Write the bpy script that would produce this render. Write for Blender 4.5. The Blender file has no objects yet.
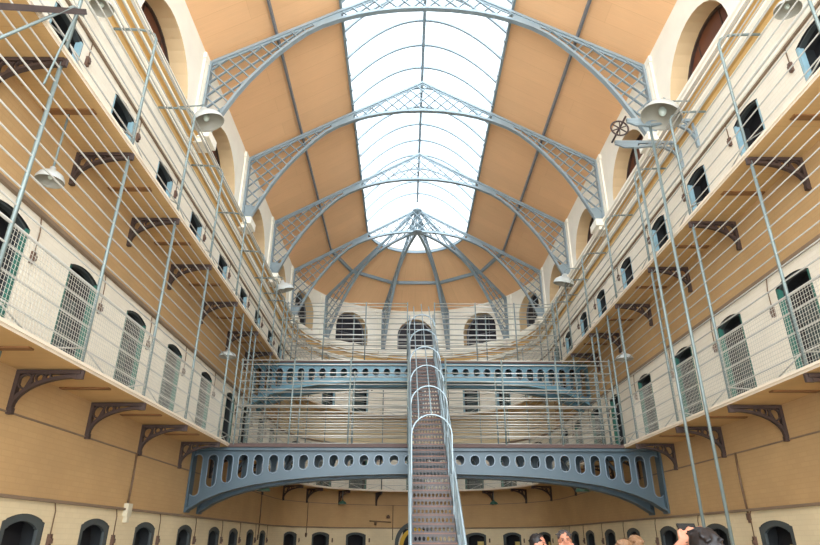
import bpy, bmesh, math, random
from mathutils import Vector, Matrix
from mathutils.geometry import tessellate_polygon
random.seed(7)
PI = math.pi
S = 1.2            # metres per layout unit
FLOOR = -1.33      # layout height of the ground floor (eye level is 0)
SC = bpy.context.scene
COL = SC.collection

def W(p):          # layout -> world metres
    return Vector((p[0]*S, p[1]*S, (p[2]-FLOOR)*S))

# ------------------------------------------------------------------ materials
MATS = {}
def mat(name, col, rough=0.6, metal=0.0, var=0.12, scale=3.0, bump=0.0, col2=None, brick=False, planks=False, detail=4.0):
    m = bpy.data.materials.new(name); m.use_nodes = True
    nt = m.node_tree; N = nt.nodes; L = nt.links
    b = N['Principled BSDF']; b.inputs['Roughness'].default_value = rough; b.inputs['Metallic'].default_value = metal
    tc = N.new('ShaderNodeTexCoord')
    nz = N.new('ShaderNodeTexNoise'); nz.inputs['Scale'].default_value = scale; nz.inputs['Detail'].default_value = detail
    L.new(tc.outputs['Object'], nz.inputs['Vector'])
    mr = N.new('ShaderNodeMapRange'); mr.inputs['From Min'].default_value = .3; mr.inputs['From Max'].default_value = .7
    L.new(nz.outputs['Fac'], mr.inputs['Value'])
    mx = N.new('ShaderNodeMix'); mx.data_type = 'RGBA'
    c2 = col2 or tuple(c*(1-var) for c in col)
    mx.inputs['A'].default_value = (*c2, 1); mx.inputs['B'].default_value = (*col, 1)
    L.new(mr.outputs['Result'], mx.inputs['Factor'])
    out = mx.outputs['Result']
    hgt = nz.outputs['Fac']
    if brick:
        uv = N.new('ShaderNodeUVMap')
        bt = N.new('ShaderNodeTexBrick'); bt.inputs['Scale'].default_value = 1.0
        bt.inputs['Brick Width'].default_value = .23; bt.inputs['Row Height'].default_value = .078
        bt.inputs['Mortar Size'].default_value = .008; bt.inputs['Mortar Smooth'].default_value = .4
        bt.inputs['Color1'].default_value = (1, 1, 1, 1); bt.inputs['Color2'].default_value = (.96, .955, .945, 1); bt.inputs['Mortar'].default_value = (.93, .92, .9, 1)
        L.new(uv.outputs['UV'], bt.inputs['Vector'])
        m2 = N.new('ShaderNodeMix'); m2.data_type = 'RGBA'; m2.blend_type = 'MULTIPLY'; m2.inputs['Factor'].default_value = 1
        L.new(out, m2.inputs['A']); L.new(bt.outputs['Color'], m2.inputs['B']); out = m2.outputs['Result']
        hgt = bt.outputs['Color']
    if planks:
        uv = N.new('ShaderNodeUVMap')
        mp = N.new('ShaderNodeMapping'); mp.inputs['Rotation'].default_value = (0, 0, PI/2)
        L.new(uv.outputs['UV'], mp.inputs['Vector'])
        bt = N.new('ShaderNodeTexBrick'); bt.inputs['Scale'].default_value = 1.0; bt.offset = .37
        bt.inputs['Brick Width'].default_value = 5.2; bt.inputs['Row Height'].default_value = .62
        bt.inputs['Mortar Size'].default_value = .005; bt.inputs['Mortar Smooth'].default_value = .3
        bt.inputs['Color1'].default_value = (1, 1, 1, 1); bt.inputs['Color2'].default_value = (.95, .94, .93, 1); bt.inputs['Mortar'].default_value = (.84, .8, .76, 1)
        L.new(mp.outputs['Vector'], bt.inputs['Vector'])
        gm = N.new('ShaderNodeMapping'); gm.inputs['Scale'].default_value = (14, .5, 1)
        L.new(uv.outputs['UV'], gm.inputs['Vector'])
        gn = N.new('ShaderNodeTexNoise'); gn.inputs['Scale'].default_value = 2.0; gn.inputs['Detail'].default_value = 5
        L.new(gm.outputs['Vector'], gn.inputs['Vector'])
        gr = N.new('ShaderNodeMapRange'); gr.inputs['To Min'].default_value = .9; gr.inputs['To Max'].default_value = 1.05
        L.new(gn.outputs['Fac'], gr.inputs['Value'])
        m3 = N.new('ShaderNodeMix'); m3.data_type = 'RGBA'; m3.blend_type = 'MULTIPLY'; m3.inputs['Factor'].default_value = 1
        L.new(out, m3.inputs['A']); L.new(bt.outputs['Color'], m3.inputs['B'])
        m4 = N.new('ShaderNodeMix'); m4.data_type = 'RGBA'; m4.blend_type = 'MULTIPLY'; m4.inputs['Factor'].default_value = 1
        L.new(m3.outputs['Result'], m4.inputs['A']); L.new(gr.outputs['Result'], m4.inputs['B']); out = m4.outputs['Result']
        hgt = bt.outputs['Color']
    L.new(out, b.inputs['Base Color'])
    if bump:
        bp = N.new('ShaderNodeBump'); bp.inputs['Strength'].default_value = bump; bp.inputs['Distance'].default_value = .01
        L.new(hgt, bp.inputs['Height']); L.new(bp.outputs['Normal'], b.inputs['Normal'])
    MATS[name] = m
    return m

def srgb(r, g, b):
    f = lambda c: (c/255/12.92) if c/255 <= .04045 else ((c/255+.055)/1.055)**2.4
    return (f(r), f(g), f(b))

cream = mat('cream_painted_brick', srgb(244, 236, 219), .75, var=.10, scale=1.2, bump=.25, brick=True)
cream_low = mat('shaded_cream_painted_brick', srgb(233, 214, 176), .75, var=.12, scale=1.1, bump=.3, brick=True)  # cream brick with the dimness of the lower tier put into its colour
ochre = mat('ochre_shaded_brick', srgb(200, 164, 116), .75, var=.14, scale=.9, bump=.25, brick=True)  # shade and warm bounce under the galleries put into the wall colour
plaster = mat('cream_plaster', srgb(246, 240, 224), .7, var=.06, scale=2.0)
reveal_tan = mat('tan_plaster', srgb(226, 198, 154), .75, var=.08, scale=2.0)
ochre_band = mat('ochre_cornice_shade', srgb(204, 164, 100), .7, var=.1)  # shade of the cornice undersides and recesses put into the colour
ledge_mat = mat('grey_brown_ledge', srgb(142, 120, 98), .7, var=.2)
soffit = mat('ochre_soffit_boards', srgb(214, 176, 120), .75, var=.14, scale=1.4, planks=True)
edge_cream = mat('cream_slab_edge', srgb(240, 226, 205), .6, var=.08)
batten_mat = mat('brown_batten', srgb(142, 100, 58), .7, var=.2)
wood = mat('orange_ceiling_boards', srgb(248, 198, 148), .6, var=.06, scale=.8, bump=.12, planks=True)
blue_iron = mat('blue_grey_roof_iron', srgb(142, 156, 162), .4, .1, var=.1, scale=2)
purlin_mat = mat('dark_blue_purlin', srgb(118, 122, 128), .5, .1, var=.1)
bridge_low = mat('slate_blue_girder_paint', srgb(80, 98, 108), .4, .15, var=.14, scale=1.5)
bridge_up = mat('teal_blue_girder_paint', srgb(90, 130, 144), .4, .15, var=.12, scale=1.5)
rim_mat = mat('pale_hole_rim', srgb(128, 144, 158), .4, .15)
rust = mat('rust_brown_edge', srgb(84, 62, 56), .6, var=.2)
rail_m = mat('grey_rail_steel', srgb(192, 190, 182), .38, .45, var=.1)
post_m = mat('grey_green_post_paint', srgb(134, 148, 146), .45, .3, var=.14)
mesh_m = mat('pale_wire_netting', srgb(206, 202, 188), .5, .1)
bracket_m = mat('dark_bracket_iron', srgb(74, 58, 52), .55, .1, var=.2)
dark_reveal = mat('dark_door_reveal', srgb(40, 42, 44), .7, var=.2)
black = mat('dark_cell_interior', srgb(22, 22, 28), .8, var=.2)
leaf_m = mat('slate_green_door_paint', srgb(58, 72, 72), .5, var=.2)
slate = mat('slate_door_surround', srgb(74, 80, 80), .6, var=.15)
teal = mat('teal_green_frame_paint', srgb(52, 112, 98), .5, var=.2)
paleblue = mat('pale_blue_frame_paint', srgb(150, 186, 198), .5, var=.2)
yellow_in = mat('yellow_lit_cell_wall', srgb(214, 190, 118), .7, var=.1)  # yellow light on the cell wall put into the colour
yellow_paint = mat('yellow_doorway_paint', srgb(222, 176, 48), .6, var=.1)
lock_m = mat('brown_lock_case', srgb(98, 72, 58), .5, var=.2)
conduit_m = mat('brown_conduit', srgb(118, 92, 68), .5, .1, var=.15)
boxm = mat('off_white_box', srgb(214, 204, 178), .5)
shut_m = mat('brown_boarded_shutter', srgb(108, 62, 40), .6, var=.3, scale=1.5)
navy = mat('dark_navy_window', srgb(30, 31, 42), .6, var=.3, scale=2)
shade_m = mat('pale_grey_lamp_shade', srgb(196, 200, 196), .4, .1)
shade_in = mat('grey_lamp_lining', srgb(172, 168, 154), .5)
green_sh = mat('green_lamp_shade', srgb(52, 92, 74), .4)
bulb_m = mat('pale_bulb', srgb(214, 226, 214), .2)
stair_m = mat('pale_blue_grey_stair_steel', srgb(148, 166, 174), .4, .3, var=.1)
stair_d = mat('brown_grey_riser_plate', srgb(90, 86, 87), .5, .1, var=.15)
nosing_m = mat('rust_red_tread', srgb(142, 108, 94), .6, .1, var=.2)
stone = mat('grey_flagstone', srgb(168, 160, 146), .7, var=.2, scale=1.5)
skin_m = mat('skin', srgb(190, 128, 102), .5, var=.06)
hair_d = mat('dark_brown_hair', srgb(27, 19, 20), .5, var=.4, scale=40)
hair_g = mat('greying_dark_hair', srgb(70, 62, 60), .5, var=.4, scale=40)
hair_b = mat('light_brown_hair', srgb(140, 104, 74), .5, var=.35, scale=40)
cloth_n = mat('navy_cloth', srgb(44, 52, 74), .8); cloth_r = mat('maroon_cloth', srgb(108, 44, 48), .8)
cloth_g = mat('grey_cloth', srgb(110, 112, 114), .8); denim = mat('denim', srgb(60, 74, 100), .85); cloth_w = mat('cream_cloth', srgb(206, 198, 186), .8)
shoe_m = mat('dark_shoe', srgb(40, 34, 32), .6); phone_m = mat('black_phone', srgb(20, 20, 24), .2); eye_m = mat('eye', srgb(40, 30, 26), .2); lip_m = mat('lips', srgb(176, 100, 92), .5)

glass = bpy.data.materials.new('skylight_glass'); glass.use_nodes = True
nt = glass.node_tree; nt.nodes.clear()
o_ = nt.nodes.new('ShaderNodeOutputMaterial'); tr = nt.nodes.new('ShaderNodeBsdfTransparent'); gl = nt.nodes.new('ShaderNodeBsdfGlossy')
tl = nt.nodes.new('ShaderNodeBsdfTranslucent'); mx1 = nt.nodes.new('ShaderNodeMixShader'); mx2 = nt.nodes.new('ShaderNodeMixShader')
gl.inputs['Roughness'].default_value = .05; tl.inputs['Color'].default_value = (.85, .93, 1, 1); tr.inputs['Color'].default_value = (.93, .97, 1, 1)
tcx = nt.nodes.new('ShaderNodeTexCoord'); nzx = nt.nodes.new('ShaderNodeTexNoise'); nzx.inputs['Scale'].default_value = .8; nzx.inputs['Detail'].default_value = 6
mrx = nt.nodes.new('ShaderNodeMapRange'); mrx.inputs['From Min'].default_value = .35; mrx.inputs['From Max'].default_value = .75; mrx.inputs['To Min'].default_value = .04; mrx.inputs['To Max'].default_value = .3
nt.links.new(tcx.outputs['Object'], nzx.inputs['Vector']); nt.links.new(nzx.outputs['Fac'], mrx.inputs['Value'])
nt.links.new(mrx.outputs['Result'], mx1.inputs['Fac']); nt.links.new(tr.outputs[0], mx1.inputs[1]); nt.links.new(tl.outputs[0], mx1.inputs[2])
mx2.inputs['Fac'].default_value = .03; nt.links.new(mx1.outputs[0], mx2.inputs[1]); nt.links.new(gl.outputs[0], mx2.inputs[2]); nt.links.new(mx2.outputs[0], o_.inputs[0])

# ------------------------------------------------------------------ mesh builder
class MB:
    """collects geometry in layout units (or metres when raw) and links it as ONE mesh object"""
    def __init__(s): s.v = []; s.f = []; s.m = []; s.uv = []; s.sm = []
    def face(s, pts, mi=0, uvs=None, smooth=False):
        i = len(s.v); s.v += [Vector(p) for p in pts]; s.f.append(tuple(range(i, i+len(pts)))); s.m.append(mi); s.uv.append(uvs); s.sm.append(smooth)
    def mesh(s, verts, faces, mi=0, smooth=False):
        i = len(s.v); s.v += [Vector(p) for p in verts]
        for f in faces: s.f.append(tuple(i+k for k in f)); s.m.append(mi); s.uv.append(None); s.sm.append(smooth)
    def box(s, lo, hi, mi=0):
        (a, b, c), (d, e, g) = lo, hi
        V = [(a, b, c), (d, b, c), (d, e, c), (a, e, c), (a, b, g), (d, b, g), (d, e, g), (a, e, g)]
        s.mesh(V, [(0, 3, 2, 1), (4, 5, 6, 7), (0, 1, 5, 4), (1, 2, 6, 5), (2, 3, 7, 6), (3, 0, 4, 7)], mi)
    def bar(s, p, q, w, h, up=(0, 0, 1), mi=0):
        p = Vector(p); q = Vector(q); d = (q-p).normalized(); up = Vector(up)
        x = d.cross(up)
        if x.length < 1e-4: x = d.cross(Vector((1, 0, 0)))
        x.normalize(); y = x.cross(d).normalized()
        V = []
        for c in (p, q):
            for a, b in ((-1, -1), (1, -1), (1, 1), (-1, 1)): V.append(c + x*(a*w/2) + y*(b*h/2))
        s.mesh(V, [(0, 1, 2, 3), (7, 6, 5, 4), (0, 4, 5, 1), (1, 5, 6, 2), (2, 6, 7, 3), (3, 7, 4, 0)], mi)
    def strip(s, pts, w, h, nrm, mi=0, closed=False):
        """rectangular bar swept along a planar polyline: w along the plane normal nrm, h in the plane"""
        nrm = Vector(nrm).normalized(); P = [Vector(p) for p in pts]; n = len(P); R = []
        for i, p in enumerate(P):
            a = P[i-1] if (i > 0 or closed) else p; b = P[(i+1) % n] if (i < n-1 or closed) else p
            t = (b-a).normalized(); y = nrm.cross(t).normalized()
            R.append([p + nrm*(sx*w/2) + y*(sy*h/2) for sx, sy in ((-1, -1), (1, -1), (1, 1), (-1, 1))])
        V = [q for r in R for q in r]; F = []
        for i in range(n if closed else n-1):
            j = (i+1) % n
            for k in range(4): F.append((4*i+k, 4*i+(k+1) % 4, 4*j+(k+1) % 4, 4*j+k))
        if not closed: F += [(3, 2, 1, 0), (4*n-4, 4*n-3, 4*n-2, 4*n-1)]
        s.mesh(V, F, mi)
    def tube(s, pts, r, n=6, mi=0, closed=False):
        P = [Vector(p) for p in pts]; m = len(P); V = []; F = []
        ref = None
        for i, p in enumerate(P):
            a = P[i-1] if (i > 0 or closed) else p; b = P[(i+1) % m] if (i < m-1 or closed) else p
            t = (b-a).normalized()
            if ref is None: ref = t.orthogonal()
            x = (ref - t*ref.dot(t)).normalized(); ref = x; y = t.cross(x)
            for k in range(n):
                an = 2*PI*k/n; V.append(p + (x*math.cos(an)+y*math.sin(an))*r)
        for i in range(m if closed else m-1):
            j = (i+1) % m
            for k in range(n): F.append((n*i+k, n*i+(k+1) % n, n*j+(k+1) % n, n*j+k))
        if not closed: F += [tuple(range(n-1, -1, -1)), tuple(range(n*(m-1), n*m))]
        s.mesh(V, F, mi, True)
    def lathe(s, prof, n=20, mi=0, M=None):
        M = M or Matrix(); V = []; F = []
        for r, z in prof:
            for k in range(n): V.append(M @ Vector((r*math.cos(2*PI*k/n), r*math.sin(2*PI*k/n), z)))
        for i in range(len(prof)-1):
            for k in range(n): F.append((n*i+k, n*i+(k+1) % n, n*(i+1)+(k+1) % n, n*(i+1)+k))
        s.mesh(V, F, mi, True)
    def plate(s, outer, holes, fn, t0, t1, mi=0):
        """2D outline with holes, given thickness t0..t1; fn(a,b,t) -> point"""
        loops = [outer]+holes
        tri = tessellate_polygon([[Vector((a, b, 0)) for a, b in l] for l in loops])
        flat = [p for l in loops for p in l]; n = len(flat)
        V = [fn(a, b, t0) for a, b in flat] + [fn(a, b, t1) for a, b in flat]
        F = [tuple(t) for t in tri] + [tuple(n+k for k in reversed(t)) for t in tri]
        o = 0
        for l in loops:
            for k in range(len(l)): j = (k+1) % len(l); F.append((o+k, o+j, n+o+j, n+o+k))
            o += len(l)
        s.mesh(V, F, mi)
    def ellipsoid(s, c, r, n=14, mi=0, M=None):
        V = []; F = []; c = Vector(c); m = n//2+1
        M = M or Matrix.Identity(3)
        for i in range(m+1):
            th = PI*i/m
            for k in range(n): V.append(c + M @ Vector((r[0]*math.sin(th)*math.cos(2*PI*k/n), r[1]*math.sin(th)*math.sin(2*PI*k/n), r[2]*math.cos(th))))
        for i in range(m):
            for k in range(n): F.append((n*i+k, n*(i+1)+k, n*(i+1)+(k+1) % n, n*i+(k+1) % n))
        s.mesh(V, F, mi, True)
    def capsule(s, a, b, ra, rb, n=12, mi=0):
        a = Vector(a); b = Vector(b); t = (b-a).normalized(); x = t.orthogonal().normalized(); y = t.cross(x); V = []; F = []
        rings = []
        for k in range(0, 4): an = -PI/2 + PI/2*k/3; rings.append((a + t*(ra*math.sin(an)), max(ra*math.cos(an), .0005)))
        for k in range(0, 4): an = PI/2*k/3; rings.append((b + t*(rb*math.sin(an)), max(rb*math.cos(an), .0005)))
        for c, r in rings:
            for k in range(n): V.append(c + (x*math.cos(2*PI*k/n)+y*math.sin(2*PI*k/n))*r)
        for i in range(len(rings)-1):
            for k in range(n): F.append((n*i+k, n*i+(k+1) % n, n*(i+1)+(k+1) % n, n*(i+1)+k))
        F += [tuple(range(n-1, -1, -1)), tuple(range(n*(len(rings)-1), n*len(rings)))]
        s.mesh(V, F, mi, True)
    def build(s, name, mats, parent=None, world=True, raw=False, loc=None, fix=True):
        """world=True: verts are layout coordinates of the hall; else local layout units under the parent"""
        if not isinstance(mats, (list, tuple)): mats = [mats]
        me = bpy.data.meshes.new(name)
        if raw: V = s.v
        elif world:
            V = [W(p) for p in s.v]
            if parent is not None:
                inv = parent.matrix_world_inv if False else parent_inv(parent)
                V = [inv @ p for p in V]
        else: V = [p*S for p in s.v]
        if loc is not None: V = [p - Vector(loc) for p in V]
        me.from_pydata([tuple(p) for p in V], [], s.f)
        for m in mats: me.materials.append(m)
        me.polygons.foreach_set('material_index', s.m); me.polygons.foreach_set('use_smooth', s.sm)
        if any(u is not None for u in s.uv):
            ul = me.uv_layers.new(name='UVMap')
            for p, u in zip(me.polygons, s.uv):
                if u is None: continue
                for li, q in zip(p.loop_indices, u): ul.data[li].uv = q
        if fix:
            bm = bmesh.new(); bm.from_mesh(me); bmesh.ops.remove_doubles(bm, verts=bm.verts, dist=1e-5)
            bmesh.ops.recalc_face_normals(bm, faces=bm.faces); bm.to_mesh(me); bm.free()
        me.update()
        o = bpy.data.objects.new(name, me); COL.objects.link(o)
        if loc is not None: o.location = loc
        if parent is not None: o.parent = parent
        return o

def parent_inv(p):
    M = Matrix.Identity(4); chain = []
    while p is not None: chain.append(p); p = p.parent
    for q in reversed(chain): M = M @ (Matrix.Translation(q.location) @ q.rotation_euler.to_matrix().to_4x4())
    return M.inverted()

def tag(o, label=None, cat=None, group=None, kind=None):
    if label: o['label'] = label
    if cat: o['category'] = cat
    if group: o['group'] = group
    if kind: o['kind'] = kind
    return o
def empty(name, p, rz=0.0):
    o = bpy.data.objects.new(name, None); COL.objects.link(o); o.location = W(p); o.rotation_euler = (0, 0, rz); o.empty_display_size = .1
    return o
def thing(name, label, cat, p, rz=0.0, group=None, kind=None): return tag(empty(name, p, rz), label, cat, group, kind)
def copy_tree(o, parent=None):
    c = o.copy(); COL.objects.link(c); c.parent = parent
    for ch in list(o.children): copy_tree(ch, c)
    return c
ORD = ['nearest', 'second', 'third', 'fourth', 'fifth', 'sixth', 'seventh', 'eighth', 'ninth', 'tenth', 'eleventh', 'twelfth', 'thirteenth', 'fourteenth']

# ------------------------------------------------------------------ the U-shaped plan
XL, XR, CX, YC, RW = -4.45, 5.40, .475, 21.65, 4.925
ARC = PI*RW
def pos(s, d=0.0, z=0.0):
    """s runs along the wall: <0 left wall (s = Y-YC), 0..ARC round the apse, >ARC back along the right wall; d = distance into the hall"""
    if s < 0: return Vector((XL+d, YC+s, z))
    if s > ARC: return Vector((XR-d, YC-(s-ARC), z))
    a = s/RW - PI/2; r = RW-d
    return Vector((CX+r*math.sin(a), YC+r*math.cos(a), z))
def sl(Y): return Y-YC
def sa(deg): return (math.radians(deg)+PI/2)*RW
def sr(Y): return ARC+YC-Y
def heading(s):
    if s < 0: return PI/2
    if s > ARC: return -PI/2
    return -(s/RW-PI/2)     # tangent (cos a, -sin a)
S0, S1 = sl(-2.0), sr(-2.0)
def samples(a, b, step=.3):
    """stations between a and b: only the ends on straight runs, fine in the apse"""
    out = [a]
    for e in sorted({0.0, ARC}):
        pass
    lo, hi = max(a, 0.0), min(b, ARC)
    if hi > lo:
        n = max(1, math.ceil((hi-lo)/step))
        for k in range(n+1):
            q = lo+(hi-lo)*k/n
            if q > out[-1]+1e-6: out.append(q)
    if b > out[-1]+1e-6: out.append(b)
    return out

# ------------------------------------------------------------------ camera
f_px = 599.0
def nrm(v): return v.normalized()
fw = nrm(Vector((404-410, -(540-272.5), f_px)))
zv = Vector((413-410, 1070+272.5, f_px)).normalized(); zv = (zv - fw*zv.dot(fw)).normalized()
rx = fw.cross(zv)
if rx.x < 0: rx = -rx
# rows are world axes expressed in camera axes (x right, y up, z forward)
Rm = Matrix((rx, fw, zv))
def project(p):
    c = Rm.transposed() @ Vector(p)
    if c.z <= 0.05: return None
    return (410+f_px*c.x/c.z, 272.5-f_px*c.y/c.z)
def seen(pts, m=0):
    for p in pts:
        q = project(p)
        if q and -m < q[0] < 820+m and -m < q[1] < 545+m: return True
    return False
cam = bpy.data.cameras.new('camera'); camo = bpy.data.objects.new('camera', cam); COL.objects.link(camo)
right = Rm.col[0]; up = Rm.col[1]; fwd = Rm.col[2]
MW = Matrix((right, up, -fwd)).transposed().to_4x4(); MW.translation = W((0, 0, 0))
camo.matrix_world = MW
cam.sensor_fit = 'HORIZONTAL'; cam.sensor_width = 36; cam.lens = 36*f_px/820; cam.clip_start = .05; cam.clip_end = 500
SC.camera = camo

# ------------------------------------------------------------------ openings
DY = [.4, 2.25, 4.1, 5.93, 7.65, 9.43, 11.25, 13.3, 15.35, 17.1, 18.95, 20.6]
DPHI = [-68, -48, -29, 0, 29, 48, 68]
WY = [4.85, 8.55, 12.25, 15.92, 19.67]
WPHI = [-72, -36, 0, 36, 72]
def seg_arch(hw, zside, zapex, n=8, shoulder=0.0):
    pts = []
    if shoulder:
        pts.append((-hw, zside-.03)); hw2 = hw-shoulder; pts.append((-hw2-.012, zside-.015))
    else: hw2 = hw
    for k in range(n+1):
        x = -hw2 + 2*hw2*k/n
        pts.append((x, zside+(zapex-zside)*(1-(x/hw2)**2)))
    if shoulder: pts += [(hw2+.012, zside-.015), (hw, zside-.03)]
    return pts
def round_arch(r, zs, n=16):
    return [(-r*math.cos(PI*k/n), zs+r*math.sin(PI*k/n)) for k in range(n+1)]
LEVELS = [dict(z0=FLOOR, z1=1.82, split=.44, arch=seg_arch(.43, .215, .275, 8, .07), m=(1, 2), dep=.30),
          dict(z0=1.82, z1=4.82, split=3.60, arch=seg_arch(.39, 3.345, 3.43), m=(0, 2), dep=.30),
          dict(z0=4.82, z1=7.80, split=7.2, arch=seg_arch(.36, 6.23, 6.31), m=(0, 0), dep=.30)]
DOORS = [(sl(y), 'L', y) for y in DY] + [(sa(p), 'A', p) for p in DPHI] + [(sr(y), 'R', y) for y in reversed(DY)]
wallmb = {'L': MB(), 'A': MB(), 'R': MB()}
def side_of(s): return 'L' if s < -1e-6 else ('R' if s > ARC+1e-6 else 'A')
def wq(s0, s1, z0, z1, mi, apse_mi=None):
    q = samples(s0, s1)
    for a, b in zip(q, q[1:]):
        sd_ = side_of((a+b)/2); mb = wallmb[sd_]
        mb.face([pos(a, 0, z0), pos(b, 0, z0), pos(b, 0, z1), pos(a, 0, z1)], apse_mi if (apse_mi is not None and sd_ == 'A') else mi, [(a*S, z0*S), (b*S, z0*S), (b*S, z1*S), (a*S, z1*S)])
def arch_column(s, arch, sill, z0, z1, mi, dep, rmi, split=None, mi2=None):
    mb = wallmb[side_of(s)]
    zt = split if split else z1
    for (x0, a0), (x1, a1) in zip(arch, arch[1:]):
        p, q = s+x0, s+x1
        if abs(x1-x0) > 1e-6:
            mb.face([pos(p, 0, a0), pos(q, 0, a1), pos(q, 0, zt), pos(p, 0, zt)], mi, [(p*S, a0*S), (q*S, a1*S), (q*S, zt*S), (p*S, zt*S)])
        mb.face([pos(p, 0, a0), pos(p, -dep, a0), pos(q, -dep, a1), pos(q, 0, a1)], rmi, [(p*S, a0*S)]*4)
    a, b = s+arch[0][0], s+arch[-1][0]
    if split:
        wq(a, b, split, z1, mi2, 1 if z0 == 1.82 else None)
    for e, zz in ((a, arch[0][1]), (b, arch[-1][1])):
        mb.face([pos(e, 0, sill), pos(e, -dep, sill), pos(e, -dep, zz), pos(e, 0, zz)], rmi, [(0, 0), (dep*S, 0), (dep*S, (zz-sill)*S), (0, (zz-sill)*S)])
    if sill > z0+1e-6:
        mb.face([pos(a, 0, z0), pos(b, 0, z0), pos(b, 0, sill), pos(a, 0, sill)], mi, [(a*S, z0*S), (b*S, z0*S), (b*S, sill*S), (a*S, sill*S)])
        mb.face([pos(a, 0, sill), pos(b, 0, sill), pos(b, -dep, sill), pos(a, -dep, sill)], rmi, [(0, 0)]*4)
for lv, Lv in enumerate(LEVELS):
    vis = []
    zt = Lv['arch'][len(Lv['arch'])//2][1]
    for s, sd, v in DOORS:
        ok = seen([pos(s+dx, 0, z) for dx in (-.45, 0, .45) for z in (zt, zt-.3, zt-.9, Lv['z0']+.05)], 0)
        if ok: vis.append((s, sd, v))
    Lv['doors'] = vis
    hw = Lv['arch'][-1][0]
    cur = S0
    for s, sd, v in vis+[(None, None, None)]:
        e = S1 if s is None else s-hw
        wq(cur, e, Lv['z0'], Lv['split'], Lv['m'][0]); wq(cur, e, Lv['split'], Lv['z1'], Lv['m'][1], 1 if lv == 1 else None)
        if s is None: break
        arch_column(s, Lv['arch'], Lv['z0'], Lv['z0'], Lv['z1'], Lv['m'][0], Lv['dep'], 6, Lv['split'], Lv['m'][1])
        cur = s+hw
# clerestory
SIDE_ARCH = round_arch(1.17, 7.98); APSE_ARCH = round_arch(.83, 8.63)
WINS = [(sl(y), 'L', y, SIDE_ARCH) for y in WY] + [(sa(p), 'A', p, APSE_ARCH) for p in WPHI] + [(sr(y), 'R', y, SIDE_ARCH) for y in reversed(WY)]
WINS = [w for w in WINS if seen([pos(w[0]+a, 0, z) for a, z in w[3]]+[pos(w[0]+1.0, -.4, 8.4), pos(w[0]-1.0, -.4, 8.4)])]
ZTOP = 9.86
cur = S0
for s, sd, v, ar in WINS+[(None,)*4]:
    e = S1 if s is None else s+ar[0][0]
    wq(cur, e, 7.8, ZTOP, 4)
    if s is None: break
    arch_column(s, ar, 7.86 if sd != 'A' else 7.99, 7.8, ZTOP, 4, .42, 5)
    cur = s+ar[-1][0]
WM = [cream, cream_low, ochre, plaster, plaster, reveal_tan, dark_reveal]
for k, n in (('L', 'wall_left'), ('A', 'wall_back'), ('R', 'wall_right')):
    o = wallmb[k].build(n, WM, fix=False); tag(o, {'L': 'left wall of cream brick with three tiers of cell doors', 'A': 'curved end wall of cream brick behind the footbridges', 'R': 'right wall of cream brick with three tiers of cell doors'}[k], 'wall', kind='structure')

def sweep(name, prof, a, b, mats, mis=None, parent=None, step=.3):
    """profile of (d,z) swept along the wall line from a to b"""
    mb = MB(); q = samples(a, b, step)
    n = len(prof)
    for p, r in zip(q, q[1:]):
        for k in range(n):
            (d0, z0), (d1, z1) = prof[k], prof[(k+1) % n]
            mb.face([pos(p, d0, z0), pos(r, d0, z0), pos(r, d1, z1), pos(p, d1, z1)], (mis[k] if mis else 0), [(p*S, d0*S), (r*S, d0*S), (r*S, d1*S), (p*S, d1*S)])
    mb.face([pos(a, d, z) for d, z in prof], 0); mb.face([pos(b, d, z) for d, z in reversed(prof)], 0)
    return mb.build(name, mats, parent)

# ledges and cornice
o = sweep('trim_1', [(-.02, .418), (.04, .422), (.04, .452), (-.02, .465)], S0, S1, ledge_mat); tag(o, 'brown ledge running above the ground floor cell doors', 'ledge', kind='structure')
o = sweep('trim_2', [(-.02, 1.29), (.012, 1.292), (.012, 1.312), (-.02, 1.315)], S0, S1, ledge_mat); tag(o, 'thin string course at the feet of the lower brackets', 'string course', kind='structure')
o = sweep('trim_3', [(-.02, 3.57), (.05, 3.58), (.05, 3.63), (-.02, 3.65)], S0, S1, ledge_mat); tag(o, 'brown ledge above the middle gallery cell doors', 'ledge', kind='structure')
o = sweep('trim_4', [(-.02, 6.40), (.03, 6.405), (.035, 6.435), (.05, 6.45), (.05, 6.50), (-.02, 6.52)], S0, S1, [ledge_mat, plaster], [0, 0, 1, 1, 1, 1]); tag(o, 'pipe-like moulding above the top gallery cell doors', 'moulding', kind='structure')
cor = [(-.02, 7.02), (.03, 7.03), (.03, 7.13), (.07, 7.15), (.07, 7.22), (.10, 7.26), (.10, 7.31), (.05, 7.33), (.05, 7.49), (.12, 7.52), (.12, 7.58), (.17, 7.62), (.17, 7.67), (.20, 7.70), (.20, 7.76), (.06, 7.81), (-.02, 7.83)]
cm = [0]*len(cor); cm[1] = 1; cm[2] = 1; cm[7] = 1; cm[8] = 1; cm[10] = 1
o = sweep('trim_5', cor, S0, S1, [plaster, ochre_band], cm); tag(o, 'banded cream cornice under the arched windows, shaded undersides coloured ochre', 'cornice', kind='structure')

# floor
mb = MB(); mb.box((-5.2, -2, FLOOR-.15), (6.15, YC+RW+.6, FLOOR)); o = mb.build('floor', stone); tag(o, 'grey stone ground floor of the hall', 'floor', kind='structure')

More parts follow.
